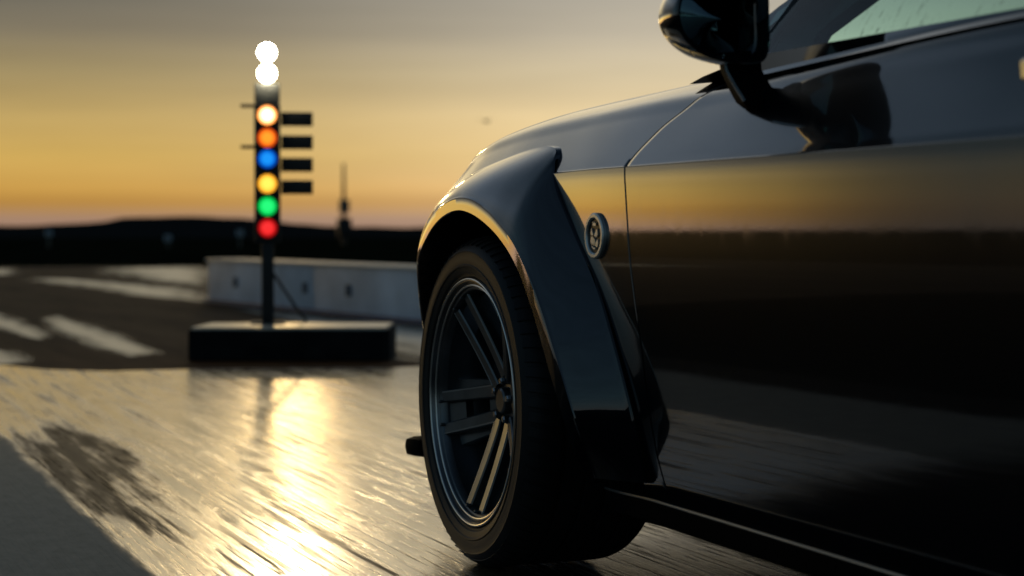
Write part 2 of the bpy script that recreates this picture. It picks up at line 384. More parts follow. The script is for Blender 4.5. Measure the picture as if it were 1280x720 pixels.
for k, p in PAL.items():
    n_ = len(p); h_ = n_ // 2
    Ls = [p[0]] + [p[i_] for i_ in range(n_ - 1, h_, -1)]; Rs = p[1:h_ + 1]
    Ls = Ls[:len(Rs)]
    V, F, E = [], [], []
    na, nc = 24, 10
    for a_ in range(na + 1):
        t = a_ / na * (len(Ls) - 1); l_ = cr([(x, y) for x, y in Ls], t); r_ = cr([(x, y) for x, y in Rs], t)
        for c_ in range(nc + 1):
            u = c_ / nc * 1.3 - .15
            V.append((l_[0] + (r_[0] - l_[0]) * u, l_[1] + (r_[1] - l_[1]) * u, -.0015))
            E.append(max(abs(c_ / nc * 2 - 1), abs(a_ / na * 2 - 1) ** 4))
    for a_ in range(na):
        for c_ in range(nc): i_ = a_ * (nc + 1) + c_; F.append((i_, i_ + 1, i_ + nc + 2, i_ + nc + 1))
    me = mesh(V, F); at = me.attributes.new('edge', 'FLOAT', 'POINT'); at.data.foreach_set('value', E)
    o = link('pale_lane_strip', me, M['strip'], smooth=False)
    if me.polygons[0].normal.z < 0: me.flip_normals()
    tag(o, kind='structure')

# far hills: one ring of terrain whose skyline follows the photograph
def hill_el(az):
    az = (az + 180) % 360 - 180
    T = [(-180, .8), (-120, 1.1), (-80, 1.0), (-60, .8), (-45, .55), (-30, .30), (-12, .12), (3, .14), (6, .165), (7.3, .21), (9, .33), (9.7, .45), (11.5, .48), (13.7, .36), (15.4, .18), (18.3, .12), (30, .2), (60, .7), (120, 1.0), (180, .8)]
    return interp(T, az)
rows = []
Rr = 420
for k in range(0, 721):
    az = -180 + k * .5; a = R(az); el = hill_el(az) + .02 * math.sin(az * 5.1) * math.sin(az * 1.7 + 1)
    h = .736 + Rr * math.tan(R(el))
    c, s_ = math.cos(a), math.sin(a); x0, y0 = -1.4, -3.9
    jit = .25 * math.sin(az * 13) + .15 * math.sin(az * 31)
    rows.append([(x0 + s_ * (Rr - 190), y0 + c * (Rr - 190), -.05), (x0 + s_ * (Rr - 90), y0 + c * (Rr - 90), h * .45), (x0 + s_ * Rr, y0 + c * Rr, h + jit * .5), (x0 + s_ * (Rr + 160), y0 + c * (Rr + 160), h * .5 + 1), (x0 + s_ * (Rr + 300), y0 + c * (Rr + 300), -.05)])
v, f = grid(rows)
hills = MB().add(v, f).build('hills', M['hillside']); tag(hills, kind='structure')

# ================================================================== BARRIER WALL
M['wall'] = simple('painted_white_concrete', (.80, .84, .92), .6, var=(1.8, .72, 1.08), bump=(30, .2, .003))
M['walltop'] = simple('pale_wall_cap', (.75, .72, .66), .45)
M['bluefoot'] = simple('dark_blue_foot', (.03, .07, .16), .6)  # dark blue band along the wall base
A = Vector((2.713, 15.576)); B = Vector((4.05, 3.4)); d = (B - A).normalized(); nrm = Vector((-d.y, d.x))  # nrm points away from camera side
if nrm.x < 0: nrm = -nrm
wall = empty('barrier_wall', (A.x, A.y, 0)); tag(wall, 'low white concrete barrier wall with a pale cap running behind the car', 'wall')
Lw = (B - A).length
ang = math.atan2(d.y, d.x); wall.rotation_euler = (0, 0, ang)
# local x along wall, local -y or +y away: find sign
sgn = 1 if (Vector((-math.sin(ang), math.cos(ang))) - nrm).length < .1 else -1
b = MB()
seg = 3.0; k = 0; x = 0
while x < Lw:
    l = min(seg, Lw - x) - .012
    b.box((x + l / 2, sgn * .19, .235), (l, .34, .40), bev=.012); x += seg
b.build('panel', M['wall'], wall)
MB().box((Lw / 2, sgn * .19, .448), (Lw, .40, .026), bev=.006).build('cap', M['walltop'], wall)
MB().box((Lw / 2, sgn * .165, .02), (Lw, .40, .04), bev=.006).build('foot', M['bluefoot'], wall)
M['drain'] = simple('shaded_recess', (.10, .11, .13), .8)  # shade inside the holes, put into the colour of proud plates
for hx, hy, hz in [(2.813, 14.704, .23), (3.031, 12.794, .225), (3.149, 11.765, .231)]:
    t = (Vector((hx, hy)) - A).dot(d)
    hb = MB().box((t, sgn * .014, hz), (.10, .016, .10), bev=.002)
    hb.build('drain_hole_plate', M['drain'], wall)

# ================================================================== PLINTH + LIGHT TREE
fl = Vector((.754, 6.84)); fr_ = Vector((1.835, 6.42)); e = (fr_ - fl).normalized(); q = Vector((-e.y, e.x))
if q.y < 0: q = -q
bl = fl + q * .60 + e * .02; br = fr_ + q * .62
c0 = (fl + fr_ + bl + br) / 4
pl = empty('concrete_plinth', (c0.x, c0.y, 0)); tag(pl, 'low black sided plinth with a pale top under the starting lights', 'plinth')
foot = [tuple(p - c0) for p in (fl, fr_, br, bl)]
bm = bmesh.new()
vs = [bm.verts.new((x, y, z)) for z in (-.005, .172) for x, y in foot]
for f_ in [(0, 1, 2, 3), (4, 5, 6, 7), (0, 1, 5, 4), (1, 2, 6, 5), (2, 3, 7, 6), (3, 0, 4, 7)]: bm.faces.new([vs[i] for i in f_])
bmesh.ops.recalc_face_normals(bm, faces=bm.faces[:]); bmesh.ops.bevel(bm, geom=bm.edges[:], offset=.007, segments=3, affect='EDGES')
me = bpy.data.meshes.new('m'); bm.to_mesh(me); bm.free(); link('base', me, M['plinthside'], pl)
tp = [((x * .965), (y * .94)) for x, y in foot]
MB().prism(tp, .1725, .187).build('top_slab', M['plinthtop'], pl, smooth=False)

PX, PY = 1.292, 7.116
rz = R(-13.8)
tree = empty('starting_light_tree', (PX, PY, .187), rz=rz)
tag(tree, 'tall black drag strip starting light post with coloured lamps on the plinth', 'starting lights')
Z0 = .187
def zz(y): return .736 + (290 - y) / 209. - Z0
MB().box((0, 0, (zz(300)) / 2 + .005), (.075, .07, zz(300) - .01), bev=.006).build('pole', M['treeblack'], tree)
MB().box((0, 0, .006), (.20, .18, .012), bev=.003).build('foot_plate', M['treeblack'], tree)
hb = zz(303); ht_ = zz(131)
MB().box((0, 0, (hb + ht_) / 2), (.155, .10, ht_ - hb), bev=.008).build('housing', M['treeblack'], tree)
MB().box((0, .002, (zz(130) + zz(105)) / 2), (.150, .07, zz(105) - zz(130)), bev=.006).build('head_box', M['treegrey'], tree)  # lamp light on the housing put into its grey colour
MB().box((0, .025, (zz(100) + zz(55)) / 2), (.05, .03, zz(55) - zz(100)), bev=.006).build('lamp_bracket', M['treegrey'], tree)
lampc = [(145, (1, .80, .52), (1, .32, .05), 2.6, 'lit pale orange lamp'), (173, (1, .30, .02), (.75, .07, .004), 1.3, 'lit orange lamp'), (199, (.01, .30, .95), (.0, .07, .55), 1.05, 'lit blue lamp'),
         (230, (1, .70, .09), (1, .40, .02), 1.4, 'lit yellow lamp'), (258, (.02, .95, .20), (.0, .60, .08), 1.05, 'lit green lamp'), (285, (1, .03, .03), (.42, .003, .004), 1.05, 'lit red lamp')]
for y, c, c2, s_, lab in lampc:
    r = .055
    mm = emit_lens('lamp_glow', c, c2, s_, r)
    b = MB().lathe([(0.0005, -.078), (r * .5, -.076), (r * .85, -.068), (r, -.054), (r, -.045)], 'Y', (0, 0, zz(y)), 40)
    o = b.build('lamp', mm, tree, origin=(0, 0, zz(y))); o['label'] = lab
    v = MB().lathe([(r + .002, -.05), (r + .006, -.05), (r + .007, -.082), (r + .003, -.082), (r + .002, -.05)], 'Y', (0, 0, 0), 40)
    v.build('lamp_bezel', M['treeblack'], o)
whi = emit('white_lamp_glow', (1, .90, .70), 40)
for y in (67, 93):
    r = .052
    b = MB().lathe([(0.0005, -.095), (r * .4, -.092), (r * .8, -.07), (r, -.035), (r * .95, 0.0), (r * .5, .004)], 'Y', (0.0, 0, zz(y)), 40)
    o = b.build('lamp', whi, tree); o['label'] = 'blazing white lamp at the top'
for y in (67, 93):
    sl = bpy.data.lights.new('lamp_beam', 'SPOT'); sl.energy = 52; sl.color = (1, .72, .34); sl.shadow_soft_size = .05; sl.spot_size = R(70); sl.spot_blend = .5
    slo = bpy.data.objects.new('lamp_beam', sl); COL.objects.link(slo); slo.parent = tree; slo.location = (0, -.12, zz(y)); slo.rotation_euler = (R(84), 0, 0)
    slo.rotation_euler = Vector((0, 1, .16)).to_track_quat('Z', 'Y').to_euler()
for y in (149, 178, 206, 234):
    b = MB().box((.176, .01, zz(y)), (.19, .022, .084), bev=.004)
    b.build('side_plate', M['treeblack'], tree)
for y in (133, 184):
    MB().box((-.115, .0, zz(y)), (.085, .02, .02), bev=.003).build('side_peg', M['treeblack'], tree)
MB().tube([(.02, .03, zz(338)), (.17, .16, zz(386)), (.235, .20, .005)], .009).build('stay_rod', M['treeblack'], tree)

# ================================================================== FAR OBJECTS
M['palepanel'] = simple('pale_panel', (.35, .40, .43), .6)
up = empty('mast', (29.22, 102.3, 0)); tag(up, 'thin distant mast with a small box on it rising from the dark field', 'mast')
MB().tube([(0, 0, 0), (0, 0, 2.2), (0, 0, 4.75)], [.16, .12, .07], 10).build('pole', M['treeblack'], up)
MB().box((0, -.1, 2.25), (.55, .4, .75), bev=.03).build('equipment_box', M['treegrey'], up)
MB().box((0, -.1, 1.0), (.8, .5, 1.1), bev=.05).build('cabinet', M['treeblack'], up)
for (x, y, z, h, lab) in [(10.47, 88.06, .60, .55, 'small pale post far left in the dark field'), (15.79, 86.0, .35, .5, 'small pale post in the dark field left of the starting lights'), (19.0, 84.75, .60, .5, 'small pale post just left of the starting light post')]:
    g = empty('marker_post', (x, y, -.012)); tag(g, lab, 'marker post', 'pale posts in the dark field')
    MB().tube([(0, 0, 0), (0, 0, z)], .05, 8).build('post', M['treegrey'], g)
    MB().box((0, 0, z + .1), (.34, .06, .30), bev=.01).build('panel', M['palepanel'], g)
# bird
bd = MB()
bd.tube([(-.16, 0, 0), (-.05, 0, .015), (.08, 0, .01), (.17, 0, 0)], [.01, .04, .035, .008], 8)
for s_ in (-1, 1):
    bd.add([(-.04, 0, .02), (.06, 0, .02), (.02, s_ * .20, .07), (-.03, s_ * .20, .07), (-.05, s_ * .42, .03), (-.08, s_ * .42, .03)], [(0, 1, 2, 3), (3, 2, 4, 5)])
bo = bd.build('bird', simple('bird_feathers', (.18, .15, .11), .9)); bo.location = (19.57, 52.46, 4.26); bo.rotation_euler = (0, 0, .5)
tag(bo, 'small blurred bird in the yellow sky above the bonnet', 'bird')

# ================================================================== THE CAR
XC = 1.0
car = empty('parked_car', (XC, -1.5, 0)); tag(car, 'glossy black wide bodied coupe with a flared front wing and open spoke wheel', 'car')
def place(o, parent=None):
    """o was built in world coordinates under parent: shift it so that it stays there"""
    o.location = Vector(o.location) - Vector(WP(o.parent)); return o
def WP(o):
    p = Vector((0, 0, 0))
    while o is not None: p += Vector(o.location); o = o.parent
    return p
def part(mb, name, m, parent=None, origin=None, **kw):
    parent = parent or car
    if origin is None:
        n = len(mb.v); origin = [sum(v[i] for v in mb.v) / n for i in range(3)]
    o = mb.build(name, m, parent, origin=origin, **kw)
    o.location = Vector(origin) - WP(parent)
    return o
def flip(mb):
    r = MB(); r.v = [(2 * XC - x, y, z) for x, y, z in mb.v]; r.f = [tuple(reversed(q)) for q in mb.f]; return r
XS = [(-3.6, .075), (-3.3, .04), (-2.95, .025), (-2.6, .03), (-2.2, .050), (-1.8, .058), (-1.3, .056), (-.9, .053), (-.5, .050), (-.1, .050), (.2, .055), (.4, .07), (.55, .10)]
# outline in plan: side part (straight in Y) then nose / tail arcs
NOSE = [(.55, .10), (.66, .145), (.76, .20), (.84, .28), (.895, .39), (.93, .55), (.95, .76), (.955, 1.0)]
TAIL = [(-3.6, .075), (-3.78, .11), (-3.92, .18), (-4.0, .30), (-4.05, .5), (-4.07, .75), (-4.08, 1.0)]
PROF = [(.085, .215), (.058, .28), (.032, .38), (.012, .52), (.0012, .655), (.0, .77), (.0020, .850), (.0080, .862), (.042, .908), (.075, .952), (.102, .985), (.162, 1.012), (.235, 1.032)]
def zdrop(y):
    return interp([(-4.1, .02), (-3.4, 0), (-.6, 0), (-.1, .012), (.2, .03), (.4, .055), (.6, .10), (.8, .16), (.96, .23)], y)
def DL(z):
    return interp([(.2, -.75), (.29, -.751), (.365, -.755), (.5, -.756), (.6, -.744), (.677, -.731), (.81, -.709), (.86, -.701), (.921, -.738), (.969, -.81), (1.0, -.862), (1.025, -.893), (1.06, -.93)], z)
def prof(v, y):
    off, z = cr(PROF, v)
    dz = zdrop(y); w = max(0, min(1, (z - .45) / .5))
    rise = interp([(-3.6, .05), (-1.77, .037), (-1.07, .016), (-.8, .006), (-.3, 0)], y) * max(0, min(1, (z - .87) / .115))
    return off, z - dz * w + rise
def side_pt(y, v, shift=True):
    off, z = prof(v, y)
    yy = y
    if shift:
        t = min(1, abs(y + .73) / .9); bmp = (1 - t * t * (3 - 2 * t)); yy = y + (DL(z) + .73) * bmp
    x = interp(XS, yy)
    return (x + off, yy, z)
def vs_(n0, n1, step=.1):
    k = int(round((n1 - n0) / step)); return [n0 + (n1 - n0) * i / k for i in range(k + 1)]
def end_cols(P, n, vv):
    """columns round the nose or tail; P list of (Y,X) outward path"""
    cols = []
    for i in range(n + 1):
        t = i / n * (len(P) - 1)
        y, x = cr(P, t); y2, x2 = cr(P, min(t + .02, len(P) - 1)); y1, x1 = cr(P, max(t - .02, 0))
        ty, tx = y2 - y1, x2 - x1; l = math.hypot(ty, tx); ny, nx = -tx / l, ty / l
        if P is TAIL: ny, nx = -ny, -nx
        if nx < 0: nx = 0
        col = []
        for v_ in vv:
            off, z = prof(v_, y)
            col.append((min(x + nx * off, XC), y + ny * off, z))
        cols.append(col)
    cols[-1] = [(XC, p[1], p[2]) for p in cols[-1]]
    return cols
def arch_inside(y, z, poly):
    c = False; n = len(poly); j = n - 1
    for i in range(n):
        if (poly[i][1] > z) != (poly[j][1] > z) and y < (poly[j][0] - poly[i][0]) * (z - poly[i][1]) / (poly[j][1] - poly[i][1]) + poly[i][0]: c = not c
        j = i
    return c
# flare stations: opening edge O, lip outer edge S, crest C  (Y, Z, X)
ST = [((.41, .22, .07), (.425, .22, .066), (.47, .22, .085)),
      ((.415, .42, .05), (.43, .42, .046), (.49, .42, .068)),
      ((.365, .56, .012), (.378, .57, .007), (.47, .62, .055)),
      ((.275, .665, -.022), (.288, .676, -.028), (.385, .745, .032)),
      ((.20, .722, -.028), (.212, .742, -.033), (.30, .80, .028)),
      ((.10, .764, -.03), (.118, .787, -.035), (.18, .842, .034)),
      ((-.01, .782, -.03), (.012, .808, -.035), (.06, .874, .045)),
      ((-.12, .771, -.03), (-.092, .806, -.035), (-.08, .903, .074)),
      ((-.235, .738, -.03), (-.20, .781, -.035), (-.205, .914, .086)),
      ((-.322, .698, -.03), (-.285, .748, -.035), (-.292, .904, .080)),
      ((-.385, .655, -.03), (-.345, .719, -.035), (-.335, .870, .056)),
      ((-.435, .605, -.03), (-.40, .680, -.035), (-.382, .820, .043)),
      ((-.48, .55, -.03), (-.452, .632, -.034), (-.470, .735, .042)),
      ((-.53, .48, -.028), (-.51, .568, -.033), (-.574, .635, .044)),
      ((-.58, .41, -.024), (-.572, .485, -.030), (-.640, .530, .050)),
      ((-.610, .32, -.008), (-.622, .37, -.012), (-.690, .395, .066)),
      ((-.580, .25, .045), (-.595, .262, .040), (-.690, .262, .098))]
archpoly = [(cr([s[0] for s in ST], k / 8)[0] * .35 + cr([s[2] for s in ST], k / 8)[0] * .65, cr([s[0] for s in ST], k / 8)[1] * .35 + cr([s[2] for s in ST], k / 8)[1] * .65) for k in range(0, 8 * (len(ST) - 1) + 1)]
archpoly = [(archpoly[0][0], .0)] + archpoly + [(archpoly[-1][0], .0)]
rear_arch = [(-2.95 + .42 * math.cos(R(a)), .36 + .42 * math.sin(R(a))) for a in range(-20, 201, 5)] + [(-3.37, 0), (-2.53, 0)]
def panel(ys, vv, hole=None, edge0=None, edge1=None):
    """side panel; edge0/edge1: turn the first / last column inwards to make a shut line"""
    cols = [[side_pt(y, v_) for v_ in vv] for y in ys]
    def turned(col, dy):
        return [[(x + .0008, y + dy * .0003, z) for x, y, z in col], [(x + .022, y + dy * .0004, z) for x, y, z in col]]
    if edge0 is not None:
        cols = [[(x + .0012, y + edge0 * .0002, z) for x, y, z in cols[0]]] + [[(x, y - edge0 * .0012, z) for x, y, z in cols[0]]] + cols[1:]
    if edge1 is not None:
        cols = cols[:-1] + [[(x, y - edge1 * .0012, z) for x, y, z in cols[-1]]] + [[(x + .0012, y + edge1 * .0002, z) for x, y, z in cols[-1]]]
    v, f = grid(cols)
    if hole:
        f = [q for q in f if not arch_inside(sum(v[i][1] for i in q) / 4, sum(v[i][2] for i in q) / 4, hole)]
    return MB().add(v, f)
def frange(a, b_, st):
    n = max(1, int(round(abs(b_ - a) / st))); return [a + (b_ - a) * i / n for i in range(n + 1)]
vv_f = vs_(0, 12, .1); vv_d = vs_(0, 10, .1)
G = .0024
fender = panel(frange(-.73 + G, .55, .012), vv_f, archpoly, edge0=-1)
nose = end_cols(NOSE, 40, vs_(0, 12, .1)); v, f = grid(nose)
# front wing carries on into the nose corner
fen_o = part(fender, 'front_wing', M['paint']); part(flip(fender), 'front_wing', M['paint'])
bump = MB().add(v, f)
rb = flip(bump); bump.add(rb.v, rb.f); part(bump, 'front_bumper', M['paint'])
door = panel(frange(-2.02, -.73 - G, .012), vv_d, None, edge0=-1, edge1=1)
for s_, nm in ((0, 'left'), (1, 'right')):
    dd = door if s_ == 0 else flip(door)
    do = part(dd, 'door', M['paint'])
    if s_ == 0: door_left = do
    # belt seal and inner door face
    rows = []
    for y in frange(-2.0, -.96, .02):
        p = side_pt(y, 10)
        k = max(0., min(1., (y + 2.0) / 1.0))
        rows.append([(p[0] - .001, y, p[2] - .002), (p[0] - .003, y, p[2] + .005), (p[0] + .006, y, p[2] + .012), (p[0] + .010, y, p[2] + .015), (p[0] + .014, y, max(1.043, p[2] + .018)), (p[0] + .022, y, max(1.045, p[2] + .02)), (p[0] + .10, y, p[2] + .01), (p[0] + .10, y, p[2] - .4)])
    v, f = grid(rows); mb = MB().add(v, f)
    if s_: mb = flip(mb)
    part(mb, 'belt_moulding', M['gloss'], do)
gk = []
for v_ in vs_(0, 10, .1):
    p = side_pt(-.73, v_); nx_ = .0014
    gk.append([(p[0] + nx_ + .0022, p[1] - G * 1.8, p[2]), (p[0] + nx_, p[1] - G * .9, p[2]), (p[0] + nx_, p[1] + G * .9, p[2]), (p[0] + nx_ + .0022, p[1] + G * 1.8, p[2])])
v, f = grid(gk); gk_ = MB().add(v, f); part(gk_, 'door_gap_shade', M['dark']); part(flip(gk_), 'door_gap_shade', M['dark'])  # dark strip put in so the door gap stays in shade
quarter = panel(frange(-3.6, -2.026, .03), vv_f, rear_arch, edge1=1)
v, f = grid(end_cols(TAIL, 30, vv_f)); tail = MB().add(v, f); rt = flip(tail); tail.add(rt.v, rt.f)
part(quarter, 'rear_quarter_panel', M['paint']); part(flip(quarter), 'rear_quarter_panel', M['paint']); part(tail, 'rear_bumper', M['paint'])

# bonnet: from the inner edge of the wing profile to the centre
def top_sheet(ycols, bulge, x1off=.0, z0=0.):
    rows = []
    for p in ycols:
        row = []
        for k in range(0, 41):
            t = k / 40; s_ = math.sin(math.pi * t)
            x = p[0] + (2 * XC - 2 * p[0]) * t
            sc_ = max(0, min(1, (x - XC) / (XC - p[0] + 1e-6) * .5 + .5))
            z = p[2] + bulge * (s_ ** .8)
            # twin shoulders of the power bulge
            c = abs(x - XC)
            z += .018 * max(0, min(1, (.44 - c) / .09)) if bulge > .01 else 0
            row.append((x, p[1], z))
        rows.append(row)
    return rows
inner = [side_pt(y, 12) for y in frange(-.74, .55, .03)]
ins = []
for p in inner:
    ins.append((p[0] + .004, p[1], p[2] + .001))
nin = [c[-1] for c in nose]
for c in nin[1:]:
    if c[0] < XC - .03: ins.append((c[0] + .004, c[1], c[2] + .001))
v, f = grid(top_sheet(ins, .045)); hood = part(MB().add(v, f), 'bonnet', M['paint'])
hl = MB()
for i in (0, 1):
    hx = .60 if i == 0 else 2 * XC - .60
    part(MB().lathe([(.001, -.002), (.05, .0), (.075, .006), (.08, .015), (.08, -.04)], 'Y', (hx, .935, .66), 32), 'headlight', M['lampglass'])
part(MB().box((XC, .955, .64), (.62, .03, .12), bev=.01), 'grille', M['dark'])
# splitter lip low down at the front
def lipcols(z0, z1, out, n=40):
    rows = []
    P = [(.42, .10)] + NOSE
    for i in range(n + 1):
        t = i / n * (len(P) - 1); y, x = cr(P, t); y2, x2 = cr(P, min(t + .02, len(P) - 1)); y1, x1 = cr(P, max(t - .02, 0))
        ty, tx = y2 - y1, x2 - x1; l = math.hypot(ty, tx); ny, nx = -tx / l, ty / l
        o = -out
        rows.append([(x + nx * .12, y + ny * .12, z0), (x + nx * o, y + ny * o, z0), (x + nx * (o - .01), y + ny * (o - .01), (z0 + z1) / 2), (x + nx * o, y + ny * o, z1), (x + nx * .12, y + ny * .12, z1 + .02)])
    return rows
v, f = grid(lipcols(.13, .185, .0)); sp = MB().add(v, f); rs = flip(sp); sp.add(rs.v, rs.f); part(sp, 'front_splitter', M['trim'])

for q_ in (0, 1):
    fin = MB().box((.090, .56, .199), (.095, .12, .050), Matrix.Rotation(R(-4), 3, 'X'), bev=.0245)
    part(flip(fin) if q_ else fin, 'splitter_fin', M['dark'])

# flare -----------------------------------------------------------------
def body_x(y, z):
    # body surface x at height z
    lo, hi = 0., 12.
    for _ in range(24):
        m_ = (lo + hi) / 2
        if prof(m_, y)[1] < z: lo = m_
        else: hi = m_
    return interp(XS, y) + prof(lo, y)[0]
O = [s[0] for s in ST]; S = [s[1] for s in ST]; Cc = [s[2] for s in ST]
rows = []; NU = 160; well = []; rear_shade = []
for k in range(NU + 1):
    t = k / NU * (len(ST) - 1)
    o = cr(O, t); s_ = cr(S, t); c = cr(Cc, t)
    o = Vector((o[2], o[0], o[1])); s_ = Vector((s_[2], s_[0], s_[1])); c = Vector((c[2], c[0], c[1]))
    dirc = (c - s_); dirc.x = 0; dirc.normalize()
    o.x = s_.x - .0008
    row = [o + Vector((.10, 0, 0)), o + Vector((.012, 0, 0)), o + Vector((.003, 0, 0)) , o + dirc * .002, s_.lerp(o, .5), s_ - dirc * .002, s_ + dirc * .0015 + Vector((.001, 0, 0))]
    bul = .012 + .010 * min(1, max(0, (.2 - c.y) / .5))
    for j in range(1, 25):
        u = j / 24
        # convex: leaves the lip turning, ends rounding over at the crest
        kt = max(0, min(1, (c.z - .70) / .16)); x = s_.x + (c.x - s_.x) * ((.8 - .35 * kt) * u + (.2 + .35 * kt) * u * u)
        p = s_.lerp(c, u); p.x = x + .001 * (1 - u)
        row.append(p)
    bx = body_x(c.y, c.z)
    row.append(c + dirc * .003 + Vector((.003, 0, 0)))
    row.append(c + dirc * .004 + Vector((.008, 0, 0)))
    e_ = c + dirc * .0045
    row.append(Vector((max(bx + .006, c.x + .010), e_.y, e_.z)))
    if t > 9.7: rear_shade.append([c + dirc * .004 + Vector((.008, 0, 0)), c + dirc * .0065 + Vector((.009, 0, 0)), c + dirc * .008 + Vector((.012, 0, 0)), Vector((bx + .004, (c + dirc * .0085).y, (c + dirc * .0085).z))])  # dark strip for the shade on the flare's rear edge
    rows.append(row)
    well.append(o)
v, f = grid(rows); fl_ = MB().add(v, f)
part(fl_, 'wheel_arch_flare', M['paint'], sharp=16); part(flip(fl_), 'wheel_arch_flare', M['paint'], sharp=16)
v, f = grid(rear_shade); sl_ = MB().add(v, f); part(sl_, 'flare_edge_shade', M['dark']); part(flip(sl_), 'flare_edge_shade', M['dark'])
# wheel well liner
rows = [[o + Vector((.095, 0, 0)), Vector((.22, o.y * 1.02, o.z + .01)), Vector((.55, o.y * 1.02, o.z + .01))] for o in well]
v, f = grid(rows); wl = MB().add(v, f)
back = [(.55, .46, .1), (.55, .46, .85), (.55, -.75, .85), (.55, -.75, .1)]
wl.add(back, [(0, 1, 2, 3)])
part(wl, 'wheel_well', M['dark'], smooth=False); part(flip(wl), 'wheel_well', M['dark'], smooth=False)
rows = [[Vector((.03, -2.95 + .42 * math.cos(R(a)), .36 + .42 * math.sin(R(a)))), Vector((.015, -2.95 + .44 * math.cos(R(a)), .36 + .44 * math.sin(R(a)))), Vector((.05, -2.95 + .49 * math.cos(R(a)), .36 + .49 * math.sin(R(a))))] for a in range(-18, 199, 4)]
v, f = grid(rows); ra = MB().add(v, f); part(ra, 'wheel_arch_flare', M['paint']); part(flip(ra), 'wheel_arch_flare', M['paint'])
# side skirt, with an added bright strip for the highlight along its edge
def skirt_path():
    out = [(y, 0., 0.) for y in frange(-2.5, -.72, .04)]
    return out + [(-.66, .004, -.003), (-.58, .012, -.008), (-.50, .020, -.012), (-.45, .03, -.015)]
rows = []; edge_rows = []
for y, k, dz in skirt_path():
    rows.append([(.22, y, .185), (.13 + k, y, .180 + dz), (.105 + k, y, .192 + dz), (.098 + k, y, .215 + dz), (.098 + k, y, .234 + dz), (.104 + k, y, .2365 + dz), (.17 + k, y, .237 + dz)])
    edge_rows.append([(.097 + k + .003 * math.cos(R(a)), y, .2355 + dz + .003 * math.sin(R(a))) for a in range(0, 360, 45)])
v, f = grid(rows); sk = MB().add(v, f); v, f = grid(edge_rows, True); ske = MB().add(v, f)
for q_ in (0, 1):
    so_ = part(flip(sk) if q_ else sk, 'side_skirt', M['dark'], sharp=25); part(flip(ske) if q_ else ske, 'edge_highlight', M['skirtedge'], so_)
part(MB().box((XC, -1.55, .25), (1.5, 3.9, .10), bev=.02), 'underbody', M['dark'])

# cabin -------------------------------------------------------------------
def strip(pts_a, pts_b, n=20):
    return grid([[Vector(a).lerp(Vector(b_), k / n) for k in range(n + 1)] for a, b_ in zip(pts_a, pts_b)])
def pil(t):  # A-pillar line, base to roof
    return cr([(.205, -.815, 1.040), (.255, -.935, 1.12), (.30, -1.10, 1.185), (.355, -1.30, 1.26), (.42, -1.56, 1.335)], t * 4)
AP = MB()
AP.beam([pil(k / 16) for k in range(17)], .050, .022, (.75, .25, -.6), bev=.006)
part(AP, 'roof_pillar', M['gloss']); part(flip(AP), 'roof_pillar', M['gloss'])
RT = MB()
rows = []
for y in frange(-3.05, -1.52, .06):
    k = (y + 3.05) / 1.53; h = 1.335 + .055 * math.sin(math.pi * (.25 + .6 * (1 - k)) )
    h = interp([(-3.05, 1.30), (-2.6, 1.37), (-2.1, 1.385), (-1.75, 1.365), (-1.52, 1.335)], y)
    rows.append([(.40, y, h - .02), (.405, y, h - .005)] + [(.42 + 1.16 * j / 20, y, h + .045 * math.sin(math.pi * j / 20)) for j in range(21)] + [(1.595, y, h - .005), (1.6, y, h - .02)])
v, f = grid(rows); part(RT.add(v, f), 'roof', M['paint'])
ws = []
for t in [k / 12 for k in range(13)]:
    p = pil(t); ws.append([(p[0] + .02 + (2 * XC - 2 * p[0] - .04) * j / 16, p[1] + .07 * math.sin(math.pi * j / 16) * (1 - .4 * t), p[2] + .012 * math.sin(math.pi * j / 16)) for j in range(17)])
v, f = grid(ws); part(MB().add(v, f), 'windscreen', M['glass2'])
# cowl trim between bonnet and screen
cw = []
for j in range(21):
    x = .17 + (2 * XC - .34) * j / 20; yb = -.74 + 0; s_ = math.sin(math.pi * j / 20)
    cw.append([(x, -.735, 1.012 + .050 * s_), (x, -.79, 1.022 + .044 * s_), (x, -.86 + .04 * s_, 1.030 + .036 * s_), (x, -.98 + .1 * s_, 1.02)])
v, f = grid(cw); part(MB().add(v, f), 'cowl_panel', M['trim'])
# side glass
def glass_side():
    rows = []
    for k in range(0, 31):
        y = -.955 - (2.02 - .955) * k / 30
        zb = 1.040; zt = interp([(-2.05, 1.352), (-1.56, 1.325), (-1.30, 1.250), (-1.10, 1.175), (-.955, 1.125)], y)
        xb = .178; row = []
        for j in range(9):
            u = j / 8; z = zb + (zt - zb) * u; h = (z - zb) / .32
            row.append((xb + .235 * h ** 1.1, y - .0, z))
        rows.append(row)
    return grid(rows)
v, f = glass_side(); gs = MB().add(v, f); part(gs, 'side_window', M['glass']); part(flip(gs), 'side_window', M['glass'])
qg = MB().add([(.18, -2.10, 1.03), (.18, -2.75, 1.05), (.40, -2.5, 1.30), (.40, -2.10, 1.345)], [(0, 1, 2, 3)])
part(qg, 'quarter_window', M['glass'], smooth=False); part(flip(qg), 'quarter_window', M['glass'], smooth=False)
bp_ = MB().beam([(.18, -2.06, 1.02), (.40, -2.06, 1.35)], .09, .03, (0, 0, 1)); part(bp_, 'door_pillar', M['gloss']); part(flip(bp_), 'door_pillar', M['gloss'])
cp = MB(); cp.add([(.18, -2.75, 1.03), (.19, -3.45, 1.02), (.36, -3.05, 1.30), (.40, -2.5, 1.32)], [(0, 1, 2, 3)]); part(cp, 'rear_pillar', M['paint'], smooth=False); part(flip(cp), 'rear_pillar', M['paint'], smooth=False)
part(MB().add([(.36, -3.05, 1.30), (1.64, -3.05, 1.30), (1.75, -3.5, 1.03), (.25, -3.5, 1.03)], [(0, 1, 2, 3)]), 'rear_window', M['glass2'], smooth=False)
